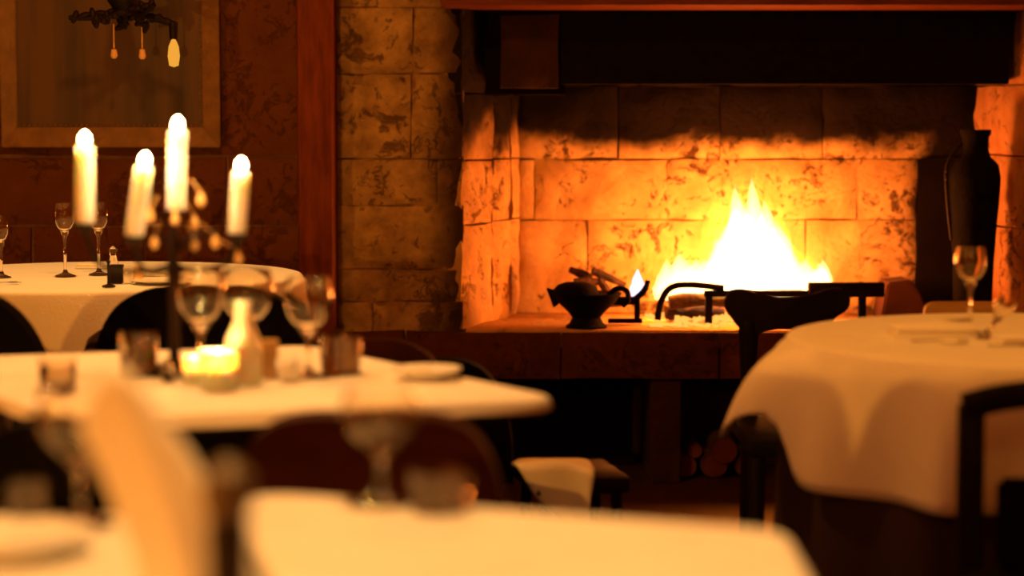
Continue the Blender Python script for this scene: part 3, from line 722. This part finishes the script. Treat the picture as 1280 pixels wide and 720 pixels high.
# open-backed black chair at the right edge
oc = tag(empty('open_back_chair', (PX(1382, 3.2), 3.2, 0), PI-.1), 'black wooden open backed chair cut by the right edge, before the right table', 'chair', 'wooden chairs')
hw = .20; zt_ = PZ(508, 3.2)
for s in (-1, 1):
    b = BM(); box(b, s*hw-.020, s*hw+.020, -.018, .018, 0, zt_+.0, .005); link('back_post', b, 'black_wood', oc)
    b = BM(); box(b, s*hw-.017, s*hw+.017, .36, .396, 0, .43, .004); link('leg', b, 'black_wood', oc)
b = BM(); tube(b, spline([(-hw-.012, 0, zt_-.004), (-hw*.7, .0, zt_+.014), (0, .0, zt_+.028), (hw*.7, 0, zt_+.014), (hw+.012, 0, zt_-.004)]), .022, 12); link('top_rail', b, 'black_wood', oc)
b = BM(); box(b, -hw, hw, -.01, .01, .40, .45, .003); link('lower_rail', b, 'black_wood', oc)
b = BM(); box(b, -hw-.01, hw+.01, -.02, .40, .43, .47, .01); link('seat', b, 'black_fabric', oc)
b = BM(); prism(b, [(-.07, .47), (.16, .47), (.16, .615), (-.05, .615)], .0, .03); bmesh.ops.bevel(b, geom=list(b.edges), offset=.008, segments=2, affect='EDGES'); link('back_cushion', b, 'black_fabric', oc)
# carved dark chair behind the right table: crest rail against the fire
ky = 4.9
kc = tag(empty('carved_chair', (PX(982, ky), ky, 0)), 'dark carved chair with scrolled crest rail, seen black against the fire', 'chair', 'wooden chairs')
kz = lambda y: PZ(y, ky); kx = lambda q: (q-982)/F*ky
b = BM()
out = [(906,372),(912,364),(925,361),(940,364),(955,370),(975,374),(1000,373),(1018,367),(1035,361),(1050,360),(1060,366),(1063,378),(1058,388),(1044,396),(1036,402),(1030,414),(1018,419),(1008,413),
       (990,409),(970,409),(955,412),(946,420),(936,424),(928,414),(922,404),(912,394),(905,384)]
prism(b, [(kx(q), kz(y)) for q, y in out], -.018, .018)
bmesh.ops.bevel(b, geom=[e for e in b.edges], offset=.004, segments=2, affect='EDGES'); link('crest_rail', b, 'black_wood', kc)
for q in (936, 1021):
    b = BM(); lathe(b, [(0, 0), (.016, 0), (.018, .3), (.014, .42), (.024, .47), (.016, .52), (.02, .6), (.024, kz(420)), (.022, kz(400)), (0, kz(398))], 16, c=(kx(q), 0, 0)); link('back_post', b, 'black_wood', kc)
for q in (925, 1032):
    b = BM(); lathe(b, [(0, 0), (.013, 0), (.02, .4), (.02, .43), (0, .43)], 14, c=(kx(q), -.36, 0)); link('leg', b, 'black_wood', kc)
b = BM(); box(b, kx(915), kx(1042), -.38, .02, .43, .47, .01); link('seat', b, 'black_fabric', kc)
b = BM(); box(b, kx(936), kx(1021), -.01, .01, .55, .585, .004); link('lower_rail', b, 'black_wood', kc)
# two tan wooden chairs on the far side of the right table
def tan_chair(q0, q1, y0, Y, label):
    cx = PX((q0+q1)/2, Y); hw = (q1-q0)/2/F*Y; zt = PZ(y0, Y)
    t = tag(empty('wooden_chair', (cx, Y, 0)), label, 'chair', 'wooden chairs')
    b = BM(); o = arch(2*hw, zt, 20, 9, zt-.075); prism(b, o, -.012, .012); bmesh.ops.bevel(b, geom=list(b.edges), offset=.003, segments=1, affect='EDGES'); link('top_rail', b, 'tan_wood', t)
    for s in (-1, 1):
        b = BM(); box(b, s*(hw-.016)-.014, s*(hw-.016)+.014, -.012, .012, 0, zt-.06, .004); link('back_post', b, 'tan_wood', t)
        b = BM(); box(b, s*(hw-.016)-.014, s*(hw-.016)+.014, .33, .358, 0, .43, .004); link('leg', b, 'tan_wood', t)
    b = BM(); box(b, -hw, hw, -.01, .37, .43, .46, .008); link('seat', b, 'tan_wood', t)
tan_chair(1155, 1262, 377, 4.75, 'tan wooden chair across the right table, its rail behind the wine glass')
tan_chair(1262, 1420, 388, 4.95, 'tan wooden chair cut by the right edge beside the fireplace jamb')
# low stool with white cloth
sy = 4.35; sx_ = PX(714, sy)
st = tag(empty('low_stool', (sx_, sy, 0), .2), 'dark low stool under the crumpled white cloth', 'stool')
b = BM(); box(b, -.10, .10, -.12, .12, .40, .435, .006); link('seat', b, 'black_wood', st)
for ax in (-1, 1):
    for ay in (-1, 1):
        b = BM(); tube(b, [(ax*.075, ay*.09, .41), (ax*.09, ay*.11, 0)], .012, 8); link('leg', b, 'black_wood', st)
b = BM()
g = [[(640,572),(672,568),(705,564),(722,572),(744,585)], [(656,598),(682,598),(708,597),(724,596),(742,600)], [(668,620),(690,622),(708,622),(724,620),(738,620)], [(684,636),(700,640),(714,642),(726,640),(736,634)], [(704,650),(712,656),(720,661),(728,655),(734,644)]]
vs = [[b.verts.new(P(q, y, sy-.14-.008*math.sin(i*1.9)+.004*j)) for i, (q, y) in enumerate(r)] for j, r in enumerate(g)]
top_ = [b.verts.new((v.co.x, sy-.02, .442)) for v in vs[0]]
top2 = [b.verts.new((v.co.x*.97+.003, sy+.1, .442)) for v in vs[0]]
allr = [top2, top_] + vs
for r0, r1 in zip(allr, allr[1:]):
    for i in range(4): b.faces.new([r0[i], r0[i+1], r1[i+1], r1[i]])
o = link('white_cloth', b, 'napkin', angle=None); sm = o.modifiers.new('s', 'SUBSURF'); sm.levels = 2; sm.render_levels = 2; sm = o.modifiers.new('t', 'SOLIDIFY'); sm.thickness = .003
tag(o, 'crumpled white cloth hanging over the low stool below the hearth', 'cloth')

# ================================================================== TABLEWARE
def goblet_bm(h, rb, base=.034, hb=None, e=1.0):
    """wine glass, bowl height hb, stem and foot; outer and inner wall"""
    hb = hb or h*.58; z0 = h-hb; o = []; o += [(0, 0), (base, 0), (base, .0015), (base*.7, .004), (.008, .009), (.0042, .018), (.0036, z0*.6), (.0045, z0*.93), (.010, z0+.002)]
    K = 12
    for i in range(1, K+1):
        t = i/K; r = rb*math.sin(PI*(.5*min(1, t/.62)) )**.62 if t < .62 else rb*(1-.16*((t-.62)/.38)**1.6)
        o.append((r, z0+.004+(hb-.004)*t))
    inn = [(r-.0013, z) for r, z in o[-K:]][::-1]; inn[0] = (inn[0][0], h-.0002)
    inn = [(max(r, .002), z+(.0015 if i > 5 else 0)) for i, (r, z) in enumerate(inn)]
    return o + inn + [(0, z0+.008)]
def goblet(loc, h, rb, label, group=None, **k):
    b = BM(); lathe(b, goblet_bm(h, rb, **k), 40); o = link('wine_glass', b, 'glass', loc=loc, angle=60); return tag(o, label, 'wine glass', group)
def tumbler(loc, h, r, label, group='tumblers'):
    b = BM(); lathe(b, [(0, 0), (r*.88, 0), (r*.92, .003), (r, h), (r-.0012, h), (r*.92-.0013, .006), (0, .005)], 36)
    return tag(link('tumbler', b, 'glass', loc=loc, angle=50), label, 'glass', group)
Zt = TZ+.004
def on(px_, Y, dz=0): return (PX(px_, Y), Y, Zt+dz)
# middle table
my = 3.36
G1 = 'wine glasses on the middle table'
goblet(on(250, my), PZ(334, my)-Zt, .040, 'wine glass on the middle table just right of the candelabrum', G1)
goblet(on(309, my+.10), PZ(337, my+.10)-Zt, .045, 'wine glass on the middle table behind the bright votive lights', G1)
goblet(on(385, my), PZ(347, my)-Zt, .039, 'wine glass on the middle table nearest the stone pillar', G1)
tumbler(on(172, my+.02), PZ(417, my)-Zt, .032, 'tumbler left of the candelabrum on the middle table')
tumbler(on(425, my+.05), PZ(424, my)-Zt, .035, 'tumbler at the right of the wine glasses on the middle table')
# votive
def votive(px_, Y, h, r, label, lit):
    t = tag(empty('votive_candle', on(px_, Y)), label, 'candle', 'votive candles')
    b = BM(); lathe(b, [(0, 0), (r*.85, 0), (r*.9, .003), (r, h), (r-.003, h), (r*.85, .008), (0, .008)], 32); link('holder', b, 'frost', t)
    b = BM(); lathe(b, [(0, .0085), (r*.8, .0085), (r*.82, h*.55), (0, h*.57)], 24); link('wax', b, 'wax', t)
    b = BM(); tube(b, [(0, 0, h*.55), (0, 0, h*.66)], .001, 6); link('wick', b, 'wick', t)
    b = BM(); lathe(b, [(0, h*.62), (.004, h*.68), (.0045, h*.75), (.002, h*.92), (0, h)], 12); link('flame', b, 'flame', t)
    l = point('votive_light', (0, 0, h*.75), lit, (1, .5, .16), .008); l.parent = t
votive(271, 3.20, PZ(438, 3.20)-Zt, .031, 'frosted votive light on the middle table, the brighter one', 2.6)
votive(243, 3.27, PZ(446, 3.27)-Zt, .022, 'small votive light left of the brighter one on the middle table', .5)
# frosted carafe / tan card / napkin / shaker
b = BM(); lathe(b, [(0, 0), (.028, 0), (.030, .005), (.030, .05), (.026, .075), (.014, .100), (.012, .125), (.016, .132), (0, .132)], 30)
tag(link('small_carafe', b, 'frost', loc=on(303, 3.26)), 'pale frosted carafe glowing beside the votive light', 'carafe')
b = BM(); box(b, -.020, .020, -.012, .012, 0, .062, .002); tag(link('menu_holder', b, 'tan_wood', loc=on(331, 3.34)), 'tan block standing between the carafe and the folded napkin', 'menu holder')
def folded_napkin(loc, w_, d_, h_, label, rz=0, group='folded napkins'):
    b = BM()
    for k in range(3):
        v = box(b, -w_/2+.003*k, w_/2-.004*k, -d_/2, d_/2, h_*k/3+.0003, h_*(k+1)/3, h_*.13, 2)
    for v in b.verts:
        v.co.z += (.35*h_)*noise.noise(v.co*25)*(1 if v.co.z > h_*.3 else 0); v.co.z = max(v.co.z, .0)
    o = link('folded_napkin', b, 'napkin', loc=loc); o.rotation_euler = (0, 0, rz); return tag(o, label, 'napkin', group)
def crumple(loc, rx, ry, h, label, seed=1, group='folded napkins', name='crumpled_napkin'):
    b = BM(); vs = bmesh.ops.create_icosphere(b, subdivisions=4, radius=1)['verts']
    for v in vs:
        n_ = noise.turbulence(v.co*1.6+Vector((seed, 0, 0)), 3, False)
        v.co = Vector((v.co.x*rx*(.75+.5*n_), v.co.y*ry*(.75+.5*n_), max(0, (v.co.z*.5+.5)*h*(.6+.7*n_))))
    return tag(link(name, b, 'napkin', loc=loc, angle=None), label, 'napkin', group)
crumple(on(361, 3.30), .028, .03, .042, 'crumpled white napkin between the wine glasses on the middle table', 3)
b = BM(); lathe(b, [(0, 0), (.010, 0), (.012, .01), (.009, .022), (.006, .028), (.007, .032), (0, .036)], 16)
tag(link('salt_shaker', b, 'glass', loc=on(209, 3.3)), 'tiny shaker at the foot of the candelabrum', 'shaker', 'shakers')
def plate(loc, r, label, group='plates', h=.016):
    b = BM(); lathe(b, [(0, 0), (r*.55, 0), (r*.62, .003), (r, h), (r, h+.003), (r*.62, .007), (0, .006)], 48); return tag(link('plate', b, 'china', loc=loc), label, 'plate', group)
plate(on(533, 3.34), .056, 'white plate at the right of the middle table, nearest the stool', h=.014)
folded_napkin(on(520, 3.34, .009), .05, .05, .010, 'folded napkin lying on the plate of the middle table')
tumbler(on(70, 3.2), .05, .03, 'tumbler at the left end of the middle table')

# candelabrum
ay = 3.40; ax0 = PX(217, ay)
cb = tag(empty('candelabrum', (ax0, ay, Zt)), 'dark branched candelabrum with amber drops on the middle table', 'candelabrum')
binv = Matrix.Translation(cb.location).inverted()
def bpart(name, b, m, par=cb):
    o = link(name, b, m, par); o.matrix_parent_inverse = binv; return o
A = lambda q, y, Y=ay: P(q, y, Y)
b = BM(); lathe(b, [(0, 0), (.050, 0), (.052, .006), (.030, .014), (.012, .024), (0, .026)], 28, c=(ax0, ay, Zt)); bpart('base', b, 'iron')
b = BM(); lathe(b, [(0, .02), (.009, .02), (.0085, .10), (.011, PZ(340, ay)-Zt), (.009, PZ(320, ay)-Zt), (.013, PZ(300, ay)-Zt), (.008, PZ(285, ay)-Zt), (.007, PZ(272, ay)-Zt), (0, PZ(271, ay)-Zt)], 20, c=(ax0, ay, Zt)); bpart('stem', b, 'dark_wood')
candles = [  # base px, base y, top px, top y, depth
    (106, 279, 106, 182, 3.36), (168, 295, 180, 208, 3.34), (220, 262, 222, 163, 3.40), (296, 292, 301, 214, 3.42)]
labs = ['leftmost lit candle, standing upright on the candelabrum', 'lit candle leaning to the right, second from the left on the candelabrum', 'tallest lit candle on the centre stem of the candelabrum', 'lit candle at the right end of the candelabrum']
for i, (bx, by, tx, ty, Y) in enumerate(candles):
    p0 = A(bx, by, Y); p1 = A(tx, ty, Y)
    if i != 2:
        b = BM(); tube(b, spline([(ax0, ay, PZ(330, ay)), ((ax0*2+p0.x)/3, (ay+Y)/2, PZ(338, ay)), ((ax0+p0.x*4)/5, Y, PZ(330, ay)), (p0.x, Y, p0.z-.012)]), .0045, 8); bpart('branch', b, 'iron')
    b = BM(); lathe(b, [(0, -.016), (.006, -.015), (.015, -.006), (.018, -.001), (.013, 0), (0, 0)], 20, c=tuple(p0)); bpart('cup', b, 'iron')
    d = (p1-p0); Ln = d.length; r = .0148
    t = tag(empty('taper_candle', p0), labs[i], 'candle', 'candles on the candelabrum')
    t.rotation_euler = d.to_track_quat('Z', 'Y').to_euler()
    b = BM(); lathe(b, [(0, 0), (r, 0), (r, Ln*.5), (r*.97, Ln-.004), (r*.8, Ln), (r*.4, Ln-.003), (0, Ln-.004)], 24); link('wax', b, 'wax', t)
    b = BM(); tube(b, [(0, 0, Ln-.005), (0, .001, Ln+.006)], .001, 6); link('wick', b, 'wick', t)
    b = BM(); lathe(b, [(0, Ln+.001), (.0055, Ln+.003), (.0078, Ln+.009), (.0068, Ln+.015), (.003, Ln+.020), (0, Ln+.022)], 14); link('flame', b, 'flame', t)
    l = point('candle_light', (0, 0, Ln+.018), 2.2, (1, .50, .17), .010); l.parent = t
for q, y in ((193, 303), (219, 273), (243, 279), (243, 305), (269, 303), (298, 322), (251, 250), (188, 270)):
    b = BM(); c = A(q, y, ay+random.uniform(-.03, .03)); lathe(b, [(0, -.012), (.006, -.007), (.0065, 0), (.003, .010), (0, .013)], 10, c=tuple(c))
    tube(b, [c+Vector((0, 0, .012)), (c+Vector((0, 0, .03))).lerp(Vector((ax0, ay, c.z+.04)), .35)], .0009, 5); bpart('amber_drop', b, 'amber')
b = BM()
for q, y0, s in ((193, 300, 1), (243, 300, -1), (269, 298, -1)):
    p = A(q, y0-10); tube(b, spline([(ax0, ay, PZ(318, ay)), ((ax0+p.x)/2, ay, PZ(300, ay)), tuple(p), tuple(p+Vector((0, 0, -.008)))]), .0028, 6)
bpart('scrollwork', b, 'iron')

# left rear table settings
ly = 5.55
G2 = 'wine glasses on the left rear table'
goblet(on(82, ly), PZ(254, ly)-Zt, .029, 'wine glass on the left rear table, left of the tall candle', G2, base=.028, hb=.085)
goblet(on(124, ly+.05), PZ(254, ly)-Zt, .029, 'wine glass on the left rear table, just right of the first candle', G2, base=.028, hb=.085)
goblet(on(2, ly-.05), PZ(268, ly)-Zt, .022, 'slim wine glass on the left rear table at the left edge', G2, base=.026, hb=.08)
b = BM(); box(b, -.017, .017, -.014, .014, 0, .048, .002); tag(link('black_box', b, 'black_wood', loc=on(146, 5.3)), 'small black box on the left rear table', 'box')
b = BM(); box(b, -.013, .013, -.012, .012, 0, .044, .005); tag(link('white_jar', b, 'china', loc=on(161, 5.3)), 'small white jar beside the black box on the left rear table', 'jar')
b = BM(); lathe(b, [(0, 0), (.012, 0), (.012, .02), (.009, .03), (.009, .04), (0, .046)], 16); tag(link('shaker', b, 'amber', loc=on(173, 5.34)), 'amber shaker beside the white jar on the left rear table', 'shaker', 'shakers')
b = BM(); lathe(b, [(0, 0), (.017, 0), (.017, .004), (.004, .008), (.0035, .06), (.007, .065), (0, .068)], 16); tag(link('tiny_candlestick', b, 'iron', loc=on(136, 5.18)), 'thin dark candlestick in front of the black box', 'candlestick')
b = BM(); lathe(b, [(0, 0), (.012, 0), (.014, .03), (.008, .05), (.012, .07), (0, .078)], 14); tag(link('bud_vase', b, 'glass', loc=on(142, 5.6)), 'little glass vase behind the black box', 'vase')
folded_napkin(on(199, 5.42), .085, .05, .030, 'thick folded napkin on the left rear table, left of the candelabrum stem')
folded_napkin(on(120, 5.85), .11, .05, .012, 'flat folded napkin behind the wine glasses on the left rear table')
plate(on(198, 5.30), .07, 'white plate at the front of the left rear table', h=.008)
def cutlery(kind, loc, ln, rz, label, group='cutlery'):
    b = BM(); tube(b, [(0, 0, .003), (ln*.55, 0, .004), (ln*.62, 0, .004), (ln*.8, 0, .004), (ln, 0, .003)], [.004, .003, .005, .010 if kind == 'spoon' else .008, .003], 8, flat=.3)
    o = link(kind, b, 'silver', loc=loc); o.rotation_euler = (0, 0, rz); return tag(o, label, kind, group)
M['silver'] = mat('silver', (.6,.55,.5), None, rough=.25, metal=1)
cutlery('fork', on(-15, 5.28), .085, .1, 'fork at the left edge of the left rear table')

# right table settings
ry = 4.05
goblet(on(1213, 4.02), PZ(309, 4.02)-Zt, .031, 'wine glass upright on the right table in front of the black jug', 'wine glasses on the right table', base=.030, hb=.075)
b = BM(); lathe(b, goblet_bm(.085, .020, .018, .045), 28); o = link('small_glass', b, 'glass', loc=on(1232, 3.93, .004), angle=60); o.rotation_euler = (0, .55, 0)
tag(o, 'small glass tipped to the right beside the wine glass', 'glass')
folded_napkin(on(1168, 4.0), .17, .11, .024, 'long folded white napkin on the right table below the tan chair rail')
crumple(on(1192, 3.86), .035, .03, .010, 'lace edged napkin lying flat in front of the folded napkin', 6)
cutlery('fork', on(1140, 3.88), .11, .12, 'fork on the right table in front of the folded napkin')
cutlery('spoon', on(1236, 3.80), .10, -.1, 'spoon on the right table near the right edge')
folded_napkin(on(1285, 3.86), .12, .10, .014, 'folded napkin on the right table cut by the right edge')

# front tables
goblet(on(475, 2.24), PZ(490, 2.24)-Zt, .045, 'large blurred wine glass on the bright front table', 'wine glasses on the front tables')
goblet(on(97, 2.12), PZ(488, 2.12)-Zt, .045, 'large blurred wine glass on the front left table', 'wine glasses on the front tables')
tumbler(on(549, 2.20), PZ(588, 2.2)-Zt, .034, 'blurred tumbler at the back edge of the bright front table')
tumbler(on(30, 2.10), PZ(602, 2.1)-Zt, .020, 'blurred tumbler on the front left table at the left edge')
plate(on(15, 1.98), .075, 'blurred plate in the bottom left corner')
# standing folded napkin (bishop's mitre) very close to the lens
def mitre_napkin(loc, h, r, lean, label):
    b = BM(); n = 40; rings = []
    for j in range(15):
        t = j/14; ring = []
        for k in range(n):
            a = 2*PI*k/n; rr_ = r*(1-.25*t)*(1+.10*math.sin(7*a+2*t)) * (1 + .35*math.sin(PI*t))
            hh = h*(1-.28*(math.cos(a)**2)*(1 if t > .5 else t*2))*t
            ring.append(b.verts.new((rr_*math.cos(a)+lean*t*t, rr_*.6*math.sin(a)*(1-.6*t), hh)))
        rings.append(ring)
    for a, c in zip(rings, rings[1:]):
        for k in range(n): b.faces.new([a[k], a[(k+1) % n], c[(k+1) % n], c[k]])
    b.faces.new(rings[0][::-1]); b.faces.new(rings[-1])
    return tag(link('standing_napkin', b, 'napkin', loc=loc, angle=None), label, 'napkin', 'folded napkins')
mitre_napkin(on(240, 1.74), .21, .040, -.065, 'tall blurred napkin standing on the front left table')
pm_ = tag(empty('pepper_mill', on(312, 1.75)), 'blurred olive and dark pepper mill at the table corner by the standing napkin', 'pepper mill')
pm_.location = (-.224, 1.62, Zt)
b = BM(); lathe(b, [(0, 0), (.022, 0), (.023, .02), (.015, .05), (.017, .10), (0, .102)], 24); link('body', b, 'dark_wood', pm_)
b = BM(); lathe(b, [(0, .102), (.015, .103), (.021, .118), (.019, .138), (.006, .15), (0, .151)], 24); link('head', b, 'pepper', pm_)
